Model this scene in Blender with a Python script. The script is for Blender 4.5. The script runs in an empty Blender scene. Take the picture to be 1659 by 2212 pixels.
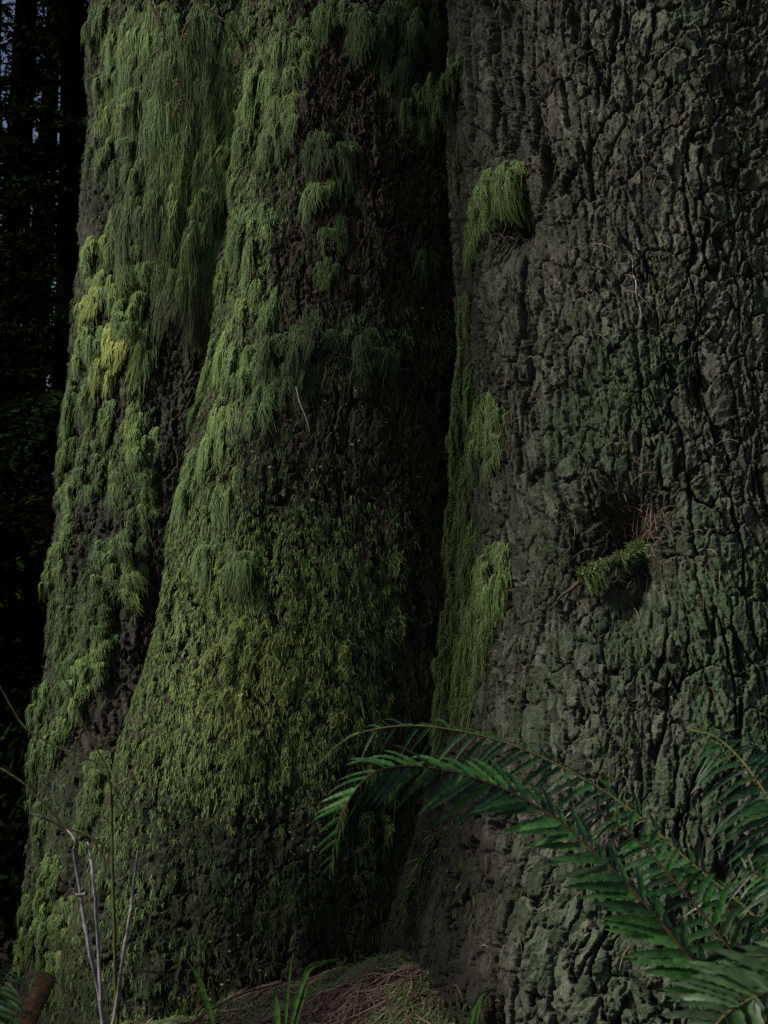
import bpy, math
import numpy as np
rng = np.random.default_rng(7)
sc = bpy.context.scene
C = sc.collection
PI = math.pi
# ------------------------------------------------------------------ camera
CAM = np.array([0., 0., 1.55]); PITCH = math.radians(8); F = 2670.0   # photo measured on a 1659x2212 sheet
cam = bpy.data.cameras.new('camera'); co = bpy.data.objects.new('camera', cam); C.objects.link(co)
co.location = CAM; co.rotation_euler = (PI/2+PITCH, 0, 0)
cam.sensor_fit = 'VERTICAL'; cam.sensor_height = 24; cam.lens = 12*F/1106; cam.clip_end = 500; cam.clip_start = .05
sc.camera = co
cam.dof.use_dof = True; cam.dof.focus_distance = 5.6; cam.dof.aperture_fstop = 5.6
CP, SP = math.cos(PITCH), math.sin(PITCH)

def at(px, py, Y):
    """world point seen at sheet position px,py at depth Y in front of the camera position"""
    u = (np.asarray(px, float)-829.5)/F; v = (1106-np.asarray(py, float))/F
    dy = CP-v*SP; s = Y/dy
    return np.stack([u*s, np.broadcast_to(Y, np.shape(s)) + 0*s, CAM[2]+(SP+v*CP)*s], -1)

def proj(P):
    d = P-CAM
    f = d[..., 1]*CP+d[..., 2]*SP; v = -d[..., 1]*SP+d[..., 2]*CP
    return 829.5+F*d[..., 0]/f, 1106-F*v/f

# ------------------------------------------------------------------ noise
def h2(ix, iy, s=0):
    n = (ix.astype(np.int64)*374761393+iy.astype(np.int64)*668265263+s*1274126177) & 0xffffffff
    n = ((n ^ (n >> 13))*1274126177) & 0xffffffff
    n = ((n ^ (n >> 16))*2246822519) & 0xffffffff
    return ((n ^ (n >> 15)) & 0xffffff)/float(0xffffff)
def vn(x, y, s=0):
    x = np.asarray(x, float); y = np.asarray(y, float)
    ix = np.floor(x); iy = np.floor(y); fx = x-ix; fy = y-iy
    fx = fx*fx*fx*(fx*(fx*6-15)+10); fy = fy*fy*fy*(fy*(fy*6-15)+10)
    a = h2(ix, iy, s); b = h2(ix+1, iy, s); c = h2(ix, iy+1, s); d = h2(ix+1, iy+1, s)
    return (a+(b-a)*fx)*(1-fy)+(c+(d-c)*fx)*fy
def fbm(x, y, o=4, s=0, g=.5):
    t = 0; a = 1; w = 0
    for k in range(o):
        t = t+a*vn(x*2**k+17.3*k, y*2**k-9.1*k, s+k); w += a; a *= g
    return t/w
def voro(x, y, s=0, j=.9):
    ix = np.floor(x); iy = np.floor(y)
    f1 = np.full(x.shape, 9.); f2 = f1.copy(); r = np.zeros(x.shape); lx = r.copy(); ly = r.copy()
    for a in (-1, 0, 1):
        for b in (-1, 0, 1):
            cx = ix+a; cy = iy+b
            dx = cx+.5+j*(h2(cx, cy, s)-.5)-x; dy = cy+.5+j*(h2(cx, cy, s+5)-.5)-y
            d = np.sqrt(dx*dx+dy*dy); i = h2(cx, cy, s+9); n = d < f1
            f2 = np.where(n, f1, np.minimum(f2, d)); r = np.where(n, i, r); lx = np.where(n, dx, lx); ly = np.where(n, dy, ly)
            f1 = np.where(n, d, f1)
    return f1, f2, r, lx, ly
def ss(a, b, x):
    t = np.clip((x-a)/(b-a), 0, 1); return t*t*(3-2*t)
def nrm(v): return v/np.maximum(np.linalg.norm(v, axis=-1, keepdims=True), 1e-9)

# ------------------------------------------------------------------ mesh + tags
def mk(name, V, Q, mat, parent=None, col=None, smooth=True, label=None, cat=None, group=None, kind=None, tri=False):
    V = np.asarray(V, np.float32).reshape(-1, 3); Q = np.asarray(Q, np.int32); k = Q.shape[1]
    me = bpy.data.meshes.new(name)
    me.vertices.add(len(V)); me.vertices.foreach_set('co', V.ravel())
    me.loops.add(Q.size); me.loops.foreach_set('vertex_index', Q.ravel())
    me.polygons.add(len(Q)); me.polygons.foreach_set('loop_start', np.arange(0, Q.size, k, dtype=np.int32))
    me.polygons.foreach_set('loop_total', np.full(len(Q), k, np.int32))
    me.polygons.foreach_set('use_smooth', np.full(len(Q), smooth))
    if col is not None:
        a = me.color_attributes.new('tone', 'FLOAT_COLOR', 'POINT')
        cc = np.zeros((len(V), 4), np.float32); cc[:, :col.shape[1]] = col; a.data.foreach_set('color', cc.ravel())
    me.update(calc_edges=True); me.materials.append(mat)
    o = bpy.data.objects.new(name, me); C.objects.link(o)
    if parent is not None:
        o.parent = parent; o.matrix_parent_inverse = parent.matrix_world.inverted()
    tag(o, label, cat, group, kind); return o
def tag(o, label=None, cat=None, group=None, kind=None):
    if label: o['label'] = label
    if cat: o['category'] = cat
    if group: o['group'] = group
    if kind: o['kind'] = kind
    return o
def thing(name, loc, label, cat, group=None):
    o = bpy.data.objects.new(name, None); C.objects.link(o); o.location = loc; o.empty_display_size = .2
    bpy.context.view_layer.update(); return tag(o, label, cat, group)
def empty_part(o, name):
    pass
def ribbons(P, W, S, extra=None):
    """P n,k,3 points; W n,k half widths; S n,k,3 side -> verts, quads"""
    n, k, _ = P.shape
    V = np.stack([P-S*W[..., None], P+S*W[..., None]], 2).reshape(-1, 3)
    b = (np.arange(n)[:, None]*k+np.arange(k-1)[None])*2
    Q = np.stack([b, b+1, b+3, b+2], -1).reshape(-1, 4)
    return V, Q
def tube(pts, rad, seg=8, rough=0., cap=True):
    pts = np.asarray(pts, float); n = len(pts); T = nrm(np.gradient(pts, axis=0))
    up = np.array([.3, .9, .2]); A = nrm(np.cross(T, up)); B = np.cross(T, A)
    a = np.arange(seg)*2*PI/seg
    r = np.broadcast_to(rad, (n,))[:, None]*np.ones(seg)
    if rough: r = r*(1+rough*(rng.random((n, seg))-.5)*2)
    V = pts[:, None]+r[..., None]*(np.cos(a)[None, :, None]*A[:, None]+np.sin(a)[None, :, None]*B[:, None])
    i = np.arange(n-1)[:, None]*seg; j = np.arange(seg)[None]; jn = (j+1) % seg
    Q = np.stack([i+j, i+jn, i+seg+jn, i+seg+j], -1).reshape(-1, 4)
    V = V.reshape(-1, 3)
    if cap:
        c0 = len(V); V = np.vstack([V, pts[0], pts[-1]])
        jj = np.arange(seg); e = (n-1)*seg
        Q = np.vstack([Q, np.stack([jj, (jj+1) % seg, np.full(seg, c0), np.full(seg, c0)], -1)[:0]])
        V[c0:] = V[c0:]
    return V, Q
def spline(p, n):
    p = np.asarray(p, float); t = np.linspace(0, len(p)-1, n); i = np.clip(t.astype(int), 0, len(p)-2); f = (t-i)[:, None]
    g = lambda k: p[np.clip(k, 0, len(p)-1)]
    a, b, c, d = g(i-1), g(i), g(i+1), g(i+2)
    return .5*((2*b)+(-a+c)*f+(2*a-5*b+4*c-d)*f*f+(-a+3*b-3*c+d)*f**3)
class Acc:
    def __init__(s): s.V = []; s.Q = []; s.C = []; s.n = 0
    def add(s, V, Q, col=None):
        s.V.append(V); s.Q.append(Q+s.n); s.n += len(V)
        if col is not None: s.C.append(np.broadcast_to(col, (len(V), np.shape(col)[-1])))
    def mk(s, name, mat, parent=None, **k):
        return mk(name, np.vstack(s.V), np.vstack(s.Q), mat, parent, np.vstack(s.C) if s.C else None, **k)

# ------------------------------------------------------------------ materials
def new_mat(name):
    m = bpy.data.materials.new(name); m.use_nodes = True; nt = m.node_tree; b = nt.nodes['Principled BSDF']
    return m, nt, b
def nd(nt, t, **k):
    n = nt.nodes.new(t)
    for a, v in k.items(): setattr(n, a, v)
    return n
def ramp(nt, fac, stops):
    r = nd(nt, 'ShaderNodeValToRGB'); e = r.color_ramp.elements
    for i, (p, c) in enumerate(stops):
        x = e[i] if i < 2 else e.new(p)
        x.position = p; x.color = (*c, 1)
    nt.links.new(fac, r.inputs[0]); return r.outputs[0]
def mix(nt, f, a, b, mode='MIX'):
    m = nd(nt, 'ShaderNodeMix', data_type='RGBA', blend_type=mode)
    for s, v in ((0, f), (6, a), (7, b)):
        if isinstance(v, (int, float)): m.inputs[s].default_value = v
        elif isinstance(v, tuple): m.inputs[s].default_value = (*v, 1)
        else: nt.links.new(v, m.inputs[s])
    return m.outputs[2]
def noise(nt, sc_, det=6, vec=None, rough=.6):
    n = nd(nt, 'ShaderNodeTexNoise'); n.inputs['Scale'].default_value = sc_; n.inputs['Detail'].default_value = det
    n.inputs['Roughness'].default_value = rough
    if vec is None:
        t = nd(nt, 'ShaderNodeTexCoord'); vec = t.outputs['Object']
    nt.links.new(vec, n.inputs['Vector']); return n.outputs[0]
def sep(nt):
    a = nd(nt, 'ShaderNodeAttribute', attribute_name='tone'); s = nd(nt, 'ShaderNodeSeparateColor')
    nt.links.new(a.outputs['Color'], s.inputs[0]); return s.outputs
def bump(nt, b, h, dist, st=1.):
    n = nd(nt, 'ShaderNodeBump'); n.inputs['Distance'].default_value = dist; n.inputs['Strength'].default_value = st
    nt.links.new(h, n.inputs['Height']); nt.links.new(n.outputs[0], b.inputs['Normal'])

def bark_mat(name, lo, mid, hi, green, gmul=1.):
    m, nt, b = new_mat(name); s = sep(nt)
    n1 = noise(nt, 38, 8, rough=.75); n2 = noise(nt, 160, 4, rough=.7)
    plate = ramp(nt, s[0], [(0, lo), (.5, mid), (1, hi)])
    spk = ramp(nt, n1, [(.3, (.35, .33, .32)), (.5, (.9, .9, .88)), (.72, (1.7, 1.65, 1.6))])
    c = mix(nt, .85, plate, spk, 'MULTIPLY')
    spk2 = ramp(nt, n2, [(.35, (.45, .45, .45)), (.6, (1.45, 1.45, 1.45))])
    c = mix(nt, .8, c, spk2, 'MULTIPLY')
    g = nd(nt, 'ShaderNodeMath', operation='MULTIPLY'); nt.links.new(s[1], g.inputs[0])
    gr = ramp(nt, n1, [(.35, (.35, .35, .35)), (.6, (1, 1, 1))]); nt.links.new(gr, g.inputs[1])
    gc = ramp(nt, n2, [(.3, tuple(.5*x for x in green)), (.7, tuple(1.4*x for x in green))])
    c = mix(nt, g.outputs[0], c, gc)
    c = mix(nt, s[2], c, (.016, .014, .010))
    nt.links.new(c, b.inputs['Base Color']); b.inputs['Roughness'].default_value = .85
    b.inputs['Specular IOR Level'].default_value = .25
    a = nd(nt, 'ShaderNodeMath', operation='ADD'); nt.links.new(n1, a.inputs[0]); nt.links.new(n2, a.inputs[1])
    bump(nt, b, a.outputs[0], .006, 1.)
    return m
def leafy(name, stops, rough=.7, spec=.2, trans=.25, ncol=None):
    """tone.r picks the colour, tone.g brightens"""
    m, nt, b = new_mat(name); s = sep(nt)
    c = ramp(nt, s[0], stops)
    k = ramp(nt, s[1], [(0, (.35, .35, .35)), (1, (1.6, 1.6, 1.6))])
    if 'fern' in name or 'grass' in name:
        c = mix(nt, 1., c, ramp(nt, noise(nt, 55, 4), [(.36, (.45, .5, .42)), (.62, (1.3, 1.25, 1.2))]), 'MULTIPLY')
    c = mix(nt, 1., c, k, 'MULTIPLY')
    nt.links.new(c, b.inputs['Base Color']); b.inputs['Roughness'].default_value = rough
    b.inputs['Specular IOR Level'].default_value = spec
    if trans:
        t = nd(nt, 'ShaderNodeBsdfTranslucent'); nt.links.new(c, t.inputs[0])
        x = nd(nt, 'ShaderNodeMixShader'); x.inputs[0].default_value = trans
        nt.links.new(b.outputs[0], x.inputs[1]); nt.links.new(t.outputs[0], x.inputs[2])
        nt.links.new(x.outputs[0], nt.nodes['Material Output'].inputs[0])
    return m
def plain(name, a, c, scale=30, rough=.8, bd=.003):
    m, nt, b = new_mat(name); n = noise(nt, scale, 6); far = max(c) < .02
    nt.links.new(ramp(nt, n, [(.35, a), (.68, c)]), b.inputs['Base Color']); b.inputs['Roughness'].default_value = rough
    b.inputs['Specular IOR Level'].default_value = 0 if far else .3
    bump(nt, b, n, bd); return m

M_bark3 = bark_mat('grey_bark', (.040, .038, .030), (.088, .084, .068), (.168, .162, .135), (.042, .088, .034))
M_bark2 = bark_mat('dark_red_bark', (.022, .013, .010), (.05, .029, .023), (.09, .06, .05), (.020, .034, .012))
M_bark1 = bark_mat('brown_bark', (.016, .012, .010), (.032, .025, .021), (.06, .05, .044), (.022, .038, .014))
M_moss = leafy('moss', [(0, (.09, .065, .04)), (.2, (.07, .085, .04)), (.42, (.09, .15, .055)), (.6, (.135, .21, .065)), (.8, (.22, .27, .08)), (1, (.36, .36, .11))], trans=.3)
M_moss3 = leafy('grey_moss', [(0, (.13, .11, .065)), (.25, (.11, .14, .06)), (.55, (.14, .21, .075)), (1, (.22, .31, .11))], trans=.3)
M_darkmoss = leafy('dark_moss', [(0, (.03, .022, .012)), (.3, (.022, .036, .012)), (.6, (.03, .055, .014)), (1, (.06, .085, .02))], trans=.2)  # dark green moss, also standing in for shade on the middle tree's foot
M_fern = leafy('fern_leaf', [(0, (.016, .052, .018)), (.5, (.024, .085, .022)), (.9, (.042, .125, .026)), (1, (.13, .12, .03))], rough=.42, spec=.5, trans=.35)
M_pale = leafy('pale_fern_leaf', [(0, (.035, .075, .03)), (1, (.065, .125, .05))], rough=.5, spec=.5, trans=.3)
M_grass = leafy('grass_blade', [(0, (.03, .09, .015)), (1, (.06, .15, .03))], rough=.4, spec=.5, trans=.35)
M_rachis = plain('fern_stalk', (.02, .009, .005), (.045, .022, .010), 60)
M_rachisg = plain('green_fern_stalk', (.05, .06, .02), (.12, .11, .04), 60)
M_stem = plain('grey_stem', (.08, .07, .08), (.24, .21, .23), 40)
M_stemg = plain('mossy_stem', (.03, .035, .01), (.08, .08, .02), 50)
M_twig = plain('twig', (.035, .022, .015), (.12, .08, .055), 60)
M_litter = leafy('litter', [(0, (.05, .028, .018)), (.5, (.12, .072, .05)), (1, (.24, .17, .13))], trans=0)
M_soil = plain('soil', (.012, .008, .005), (.04, .026, .018), 14, bd=.02)
M_needle = leafy('conifer_foliage', [(0, (.002, .004, .002)), (1, (.012, .02, .007))], spec=.0, rough=.9, trans=.1)  # background foliage, forest shade put into its dark colour
M_farbark = plain('far_bark', (.0008, .0007, .0006), (.003, .0025, .002), 12)  # near-black: shade of the forest put into the base colour
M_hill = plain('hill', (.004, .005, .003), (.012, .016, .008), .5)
M_snag = plain('orange_wood', (.06, .032, .016), (.22, .12, .055), 18, bd=.01)
M_resin = plain('resin', (.10, .11, .12), (.45, .47, .5), 70)
M_lichen = plain('lichen', (.16, .15, .10), (.34, .31, .22), 90)
M_palel = leafy('pale_lichen', [(0, (.10, .10, .05)), (1, (.22, .22, .11))], trans=.2)

# ------------------------------------------------------------------ trunks
class Trunk:
    def __init__(s, Y, tab, kind, seed, butt=(), pits=(), flute=.06, zf=1.2):
        s.Y = Y; s.kind = kind; s.seed = seed; s.butt = butt; s.pits = pits; s.flute = flute; s.zf = zf
        t = np.array(tab, float); P = at(t[:, 0]*0+829.5, t[:, 0], Y); s.tz = P[::-1, 2]
        # horizontal angles of both outlines
        dl = at(t[:, 1], t[:, 0], Y); dr = at(t[:, 2], t[:, 0], Y)
        al = np.arctan2(dl[:, 0], Y); ar = np.arctan2(dr[:, 0], Y); a = (al+ar)/2; d = Y/np.cos(a)
        s.cx = (np.tan(a)*Y)[::-1]; s.R = (d*np.sin((ar-al)/2))[::-1]
        s.Rm = float(np.mean(s.R))
    def base(s, th, z):
        cx = np.interp(z, s.tz, s.cx); R = np.interp(z, s.tz, s.R)
        g = np.exp(-np.maximum(z, -.5)/s.zf)
        f = 1+s.flute*(.35+g*1.6)*(fbm(th*2.3+s.seed, z*.35, 2, s.seed)-.5)*2
        f = f+.05*(fbm(th*4+3*s.seed, z*.8, 2, s.seed+3)-.5)
        for (t0, w, A, zz) in s.butt:
            d = (th-t0+PI) % (2*PI)-PI
            f = f+A*np.exp(-(d/w)**2)*ss(zz, -.2, z)
        r = R*f
        for (t0, z0, wt, wz, A) in s.pits:
            d = (th-t0+PI) % (2*PI)-PI
            r = r-A*np.exp(-(d/wt)**2-((z-z0)/wz)**2)
        return np.stack([cx+r*np.cos(th), s.Y+r*np.sin(th), z], -1)
    def normal(s, th, z):
        e = .01
        a = s.base(th+e, z)-s.base(th-e, z); b = s.base(th, z+e)-s.base(th, z-e)
        return nrm(np.cross(a, b))
    def bark(s, th, z):
        """height in m, tone rgb"""
        u = th*s.Rm; k = s.kind; sd = s.seed*11
        wx = (fbm(u*4, z*2.0, 2, sd+1)-.5)*.12+(fbm(u*22, z*9, 2, sd+2)-.5)*(.008 if k == 'plate' else .03)
        wz = (fbm(u*4, z*4, 3, sd+4)-.5)*.16+(fbm(u*20, z*20, 2, sd+6)-.5)*.03
        X = u+wx+(.10*np.sin(z*.9+u)); Z = z+wz
        if True:
            X = X+(fbm(u*40, z*22, 3, sd+3, .6)-.5)*.020; Z = Z+(fbm(u*30, z*38, 3, sd+8, .6)-.5)*.040
            jx = (fbm(u*150, z*120, 2, sd+12)-.5)*.008
            h = np.zeros(X.shape); tone = h+.42; edgec = h.copy()
            for q_, (cx_, cz_, thr, lo_, th_k) in enumerate([(.135, .24, .12, .0, .016), (.085, .15, .30, .009, .013), (.052, .088, .42, .017, .010), (.030, .044, .6, .022, .006)]):
                f1, f2, r, lx, ly = voro((X+jx)/(cx_*.8)+3.1*q_, Z/(cz_*.76)+1.7*q_, sd+13*q_, 1.)
                e = f2-f1; on = r > thr; k_ = ss(.0, .07 if q_ < 3 else .12, e)
                hh = (lo_+th_k*(.5+r)+th_k*1.1*(-ly)+th_k*.8*lx*np.sign(r-.5-.5*thr))*k_
                up = on & (hh > h); tone = np.where(up, .5+.9*(np.modf(r*37.7)[0]-.5), tone); edgec = np.where(up, 1-k_, edgec); h = np.where(up, hh, h)
                if q_ == 0: base_crack = 1-ss(.0, .09, e)
            fiss = fbm(X/.085, Z/.7, 3, sd+30)
            mf = ss(.42, .6, fbm(u*2.2, z*.7, 3, sd+42))
            mf = np.maximum(mf, ss(-2.15, -2.5, th)) if k == 'plate' else mf
            lf = ss(-2.0, -2.5, th) if k == 'plate' else 0*th
            fis = (1-ss(.01, .08+.06*lf, np.abs(fiss-.5)*2))*(.1+.9*mf)
            f3 = fbm(X/.05+9, Z/.33, 3, sd+33); fi2 = (1-ss(.0, .07, np.abs(f3-.5)*2))*.6
            h = h*1.25*(1-.3*fi2)-(.034+.016*lf)*fis-.012*base_crack
            h = h+.005*(fbm(u*70, z*22, 3, sd+52)-.5)+.008*(1-(.5*ss(-1.9, -2.4, th) if k == 'plate' else 0))*(fbm(u*60, z*48, 4, sd+50, .7)-.5)
            h = h*1.15+(.018 if k == 'plate' else .08)*(fbm(u*5, z*(3 if k == 'plate' else 2.2), 3, sd+51)-.5)
            crack = np.clip(fis*.95+fi2*.35+base_crack*.8+edgec*.8, 0, 1)
            tone = np.clip(tone, 0, 1)
            moss = ss(.5, .8, fbm(u*1.6+2, z*1.3, 4, sd+60))*.8
        return h, tone, moss, crack
    def surf(s, th, z):
        P = s.base(th, z); N = s.normal(th, z); h = s.bark(th, z)[0]
        return P+N*h[..., None], N
    def build(s, parent, mat, dth, dz, z0, z1, mossfn=None):
        # dense where it faces the clearing, coarse on the far side
        fr = np.arange(-PI-.35, .35, dth); bk = np.linspace(.35, PI-.35, 60)[1:-1]
        th = np.concatenate([fr, bk]); n = len(th)
        zz = np.arange(z0, z1, dz); TH, Z = np.meshgrid(th, zz)
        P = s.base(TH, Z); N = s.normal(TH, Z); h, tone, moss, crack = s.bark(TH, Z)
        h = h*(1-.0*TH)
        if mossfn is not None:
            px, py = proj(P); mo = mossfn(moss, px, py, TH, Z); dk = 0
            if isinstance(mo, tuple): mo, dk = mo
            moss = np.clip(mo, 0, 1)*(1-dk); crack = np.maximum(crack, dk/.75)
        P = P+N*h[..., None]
        m = len(zz); i = np.arange(m-1)[:, None]*n; j = np.arange(n)[None]; jn = (j+1) % n
        Q = np.stack([i+j, i+jn, i+n+jn, i+n+j], -1).reshape(-1, 4)
        col = np.stack([tone, moss, crack*.75], -1).reshape(-1, 3)
        o = mk('trunk', P.reshape(-1, 3), Q, mat, parent, col)
        return o
    def lookup(s):
        th = np.linspace(-PI-.2, .2, 260); z = np.linspace(-.6, 7, 420); TH, Z = np.meshgrid(th, z)
        P = s.base(TH, Z); N = s.normal(TH, Z); px, py = proj(P)
        f = ((CAM-P)*N).sum(-1) > 0.0
        s.L = (px[f], py[f], TH[f], Z[f]); return s
    def find(s, px, py):
        L = s.L; i = int(np.argmin((L[0]-px)**2+(L[1]-py)**2)); return L[2][i], L[3][i]

T1 = Trunk(7.5, [(-900, 240, 800), (0, 222, 800), (300, 205, 780), (600, 184, 730), (900, 160, 690), (1200, 132, 690), (1500, 115, 700), (1800, 82, 710), (2050, 60, 740), (2300, 30, 780)],
           'scaly', 1, flute=.07, zf=1.3).lookup()
T2 = Trunk(6.75, [(-900, 545, 1040), (0, 545, 1045), (200, 532, 1045), (400, 515, 1050), (600, 492, 1060), (800, 470, 1060), (900, 448, 1060), (1080, 408, 1070), (1350, 362, 1080), (1600, 300, 1080), (1800, 242, 1080), (2000, 215, 1080), (2300, 185, 1100)],
           'scaly', 2, butt=((-2.75, .5, .10, 1.8), (-1.0, .35, .08, 1.0)), flute=.07, zf=1.0).lookup()
T3 = Trunk(5.6, [(-900, 975, 1850), (0, 988, 1900), (300, 990, 1920), (600, 1012, 1930), (1000, 1016, 1950), (1300, 1008, 1980), (1500, 990, 2000), (1700, 950, 2030), (1850, 910, 2060), (2000, 870, 2100), (2300, 790, 2200)],
           'plate', 3, pits=(), flute=.04, zf=1.2).lookup()
tp, zp = T3.find(1345, 1130); tq, zq = T3.find(1370, 1250)
tr, zr = T3.find(1130, 500)
T3.pits = ((tp, zp, .17, .15, .16), (tq, zq, .20, .16, .15), (tr, zr, .13, .12, .12)); T3.lookup()

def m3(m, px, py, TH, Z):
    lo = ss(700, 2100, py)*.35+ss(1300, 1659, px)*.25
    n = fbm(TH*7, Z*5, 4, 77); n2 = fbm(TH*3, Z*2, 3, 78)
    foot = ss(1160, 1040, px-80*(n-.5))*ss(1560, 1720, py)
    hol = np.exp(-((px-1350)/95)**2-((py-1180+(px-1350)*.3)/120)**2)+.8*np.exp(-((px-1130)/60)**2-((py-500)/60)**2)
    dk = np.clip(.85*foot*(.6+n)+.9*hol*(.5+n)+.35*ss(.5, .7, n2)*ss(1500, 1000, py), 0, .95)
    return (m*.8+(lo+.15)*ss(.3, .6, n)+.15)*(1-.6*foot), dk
def m2(m, px, py, TH, Z): return m*.8+.15+.5*ss(1500, 1800, py)  # darker green towards the foot: shade painted into the bark colour
def m1(m, px, py, TH, Z): return m*.9+.2

GRP = 'giant mossy conifers'
def root(name, T, z, label): return thing(name, (float(np.interp(z, T.tz, T.cx)), T.Y, z), label, 'tree', GRP)
tree1 = root('conifer_tree', T1, -.35, 'giant tree at the left beside the dark forest gap, hung with long yellow-green moss curtains')
tree2 = root('conifer_tree', T2, 0, 'middle giant tree with dark reddish bark, feathery moss spreading over its flared left foot')
tree3 = root('conifer_tree', T3, 0, 'giant tree at the right with bare grey plated bark behind the fern fronds')
T1.build(tree1, M_bark1, .0075, .008, -.7, 7.2, m1)
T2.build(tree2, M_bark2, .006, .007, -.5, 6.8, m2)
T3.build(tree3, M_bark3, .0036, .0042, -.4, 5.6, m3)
# unseen giant added left of the frame to keep the right tree in shade
T4 = Trunk(4.0, [(-900, -2450, -1500), (0, -2500, -1480), (1500, -2560, -1440), (2300, -2700, -1300)], 'scaly', 6)
T4.build(root('conifer_tree', T4, 0, 'unseen giant tree added beyond the left edge of the view to shade the right tree'), M_bark1, .03, .05, -.3, 9.5, None)

# ------------------------------------------------------------------ moss
def drape(T, th, z, w, L, bulge, n, lean=0., k=6, width=.0022, tone=.5, tvar=.08, bright=.5, brown=0., stray=.08, tl=(.05, .11), tw=(.025, .06), fill=1.):
    """a cushion made of many small overlapping tufts of drooping strands; w, L metres"""
    r = rng.random; R = np.interp(z, T.tz, T.R)
    nt = int(3+fill*w*L/(.055*.045)); a = np.sqrt(r(nt))*np.sign(r(nt)-.5); q = r(nt)
    shape = np.sqrt(np.clip(1-a*a, 0, 1)); edge = .75+.5*vn(q*6, a*3+th*40, 7)
    tu = a*.5*w*(1-.35*q)*edge; tz = z+.3*w*shape-q*L*.9*(.55+.45*shape)
    dome = shape*np.sin(np.clip(.35+q*1.5, 0, PI*.75)); TW = tw[0]+(tw[1]-tw[0])*r(nt)**1.6; TW = np.minimum(TW, max(w*.7, .02)); TL = tl[0]+(tl[1]-tl[0])*r(nt)**1.8
    TB = (.86+.28*r(nt)); TT = tvar*rng.normal(size=nt)*.7; TO = .35+.65*r(nt)
    i = rng.integers(0, nt, n); a = (r(n)-.5)*2+.25*rng.normal(size=n); a = np.clip(a, -1.3, 1.3); top = np.sqrt(np.clip(1.15-a*a*.66, .05, 1))
    t = np.linspace(0, 1, k)[None]
    ln = (TL[i]*(.2+.9*r(n)**1.3)*(.45+.55*top)+.10*(r(n) < .025)*r(n))
    u0 = tu[i]+a*.5*TW[i]; z0 = tz[i]+.35*TW[i]*top-.02*r(n)
    zz = z0[:, None]-ln[:, None]*(t-.18*np.sin(t*PI)*(1-top[:, None]*.5))
    uu = u0[:, None]+(a*TW[i]*.12)[:, None]*np.sin(t*PI*.6)+((-a*TW[i]*.22)+(.007+ln*.07)*rng.normal(size=n)+lean*ln)[:, None]*t**1.5+.0035*rng.normal(size=(n, k))*np.sqrt(t)
    th_ = th+uu/R
    off = (bulge*dome[i]*TO[i])[:, None]+(TW[i]*.26*top)[:, None]*np.sin(np.clip(t*2.2+.1, 0, PI*.62))*(.6+.4*r((n, 1)))+.006+stray*.2*t*(r(n)**4)[:, None]+.003*r((n, k))
    B = T.base(th_, zz); N = T.normal(th_, zz)
    B = B+N*(T.bark(th_[:, :1], zz[:, :1])[0]*.6)[..., None]
    P = B+N*off[..., None]
    Tn = nrm(np.gradient(P, axis=1)); S = nrm(np.cross(Tn, N+.9*(r((n, 1, 3))-.5)))
    W = width*(.6+.8*r(n))[:, None]*(1-.65*t**1.5)*(.6+.8*r((n, k)))
    V, Q = ribbons(P, W, S)
    tn = (tone+TT[i]+.16*(r(n)-.5))[:, None]-brown*ss(.3, 1, t)+.10*(1-t)
    br = bright*(TB[i]*(.7+.5*r(n)))[:, None]*(1.15-.35*t)*(.8+.4*r((n, k)))  # strands darken downward: self-shadow below the bulge painted in
    col = np.stack([tn, br], -1)[:, :, None].repeat(2, 2).reshape(-1, 2)
    return V, Q, np.clip(col, 0, 1)

def clump(T, parent, px, py, w, L, dens=1., mat=M_moss, name='moss_clump', label=None, bulge=None, **kw):
    th, z = T.find(px, py); s = (T.Y-.7)/F
    # seen obliquely a cushion near the outline is wider than it looks
    A_ = np.array([th]); B_ = np.array([z]); P_ = T.base(A_, B_); f_ = float((nrm(CAM-P_)*T.normal(A_, B_)).sum())
    wm = w*s/max(f_, .5); Lm = L*s; n = int(dens*24000*(wm+.02)*(Lm+.04))+30
    V, Q, c = drape(T, th, z, wm*1.15, Lm, wm*.28 if bulge is None else bulge, n, **kw)
    return mk(name, V, Q, mat, parent, c, label=label)

J = lambda a: a*(rng.random()-.5)*2
c1 = [(225,35,60,90),(270,70,80,120),(330,50,90,150),(400,40,100,220),(470,40,90,280),(515,60,50,260),(250,170,60,80),(310,150,80,120),(375,160,80,150),(440,140,90,260),(498,170,60,300),
 (245,255,55,60),(270,240,70,90),(330,230,80,130),(400,270,80,180),(470,310,70,260),(228,320,60,60),(262,310,70,110),(303,375,60,50),(380,370,80,130),(243,370,45,45),(330,425,120,120),(400,430,120,150),(275,470,80,110),(455,480,80,210),
 (235,545,70,70),(325,550,110,120),(395,560,110,130),(255,610,90,80),(212,640,50,90),(292,665,60,130),(270,700,45,130),(212,740,60,120),(243,780,45,110),(332,700,40,120),(188,840,60,130),(228,880,45,110),(158,915,38,150),(312,930,55,110),
 (298,870,24,110),(262,1010,26,120),(440,600,50,120)]
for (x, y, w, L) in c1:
    hot = math.exp(-((x-255)/70)**2-((y-760)/230)**2)  # sunlit patch, painted into moss tone and brightness
    clump(T1, tree1, x+J(5), y+J(8), w*.95, L*(.8 if w < 75 else 1.), tl=(.06, .19) if x < 330 else (.14, .42), fill=1.1 if x < 330 else .8, tone=.42+.33*hot+J(.16), bright=.54+.34*hot+J(.18)+(.14 if x > 380 else 0), lean=J(.12), dens=1.15,  # right-hand curtains brightened in colour against the middle tree's shading
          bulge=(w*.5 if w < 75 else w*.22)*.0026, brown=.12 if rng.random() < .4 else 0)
r1 = []
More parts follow.
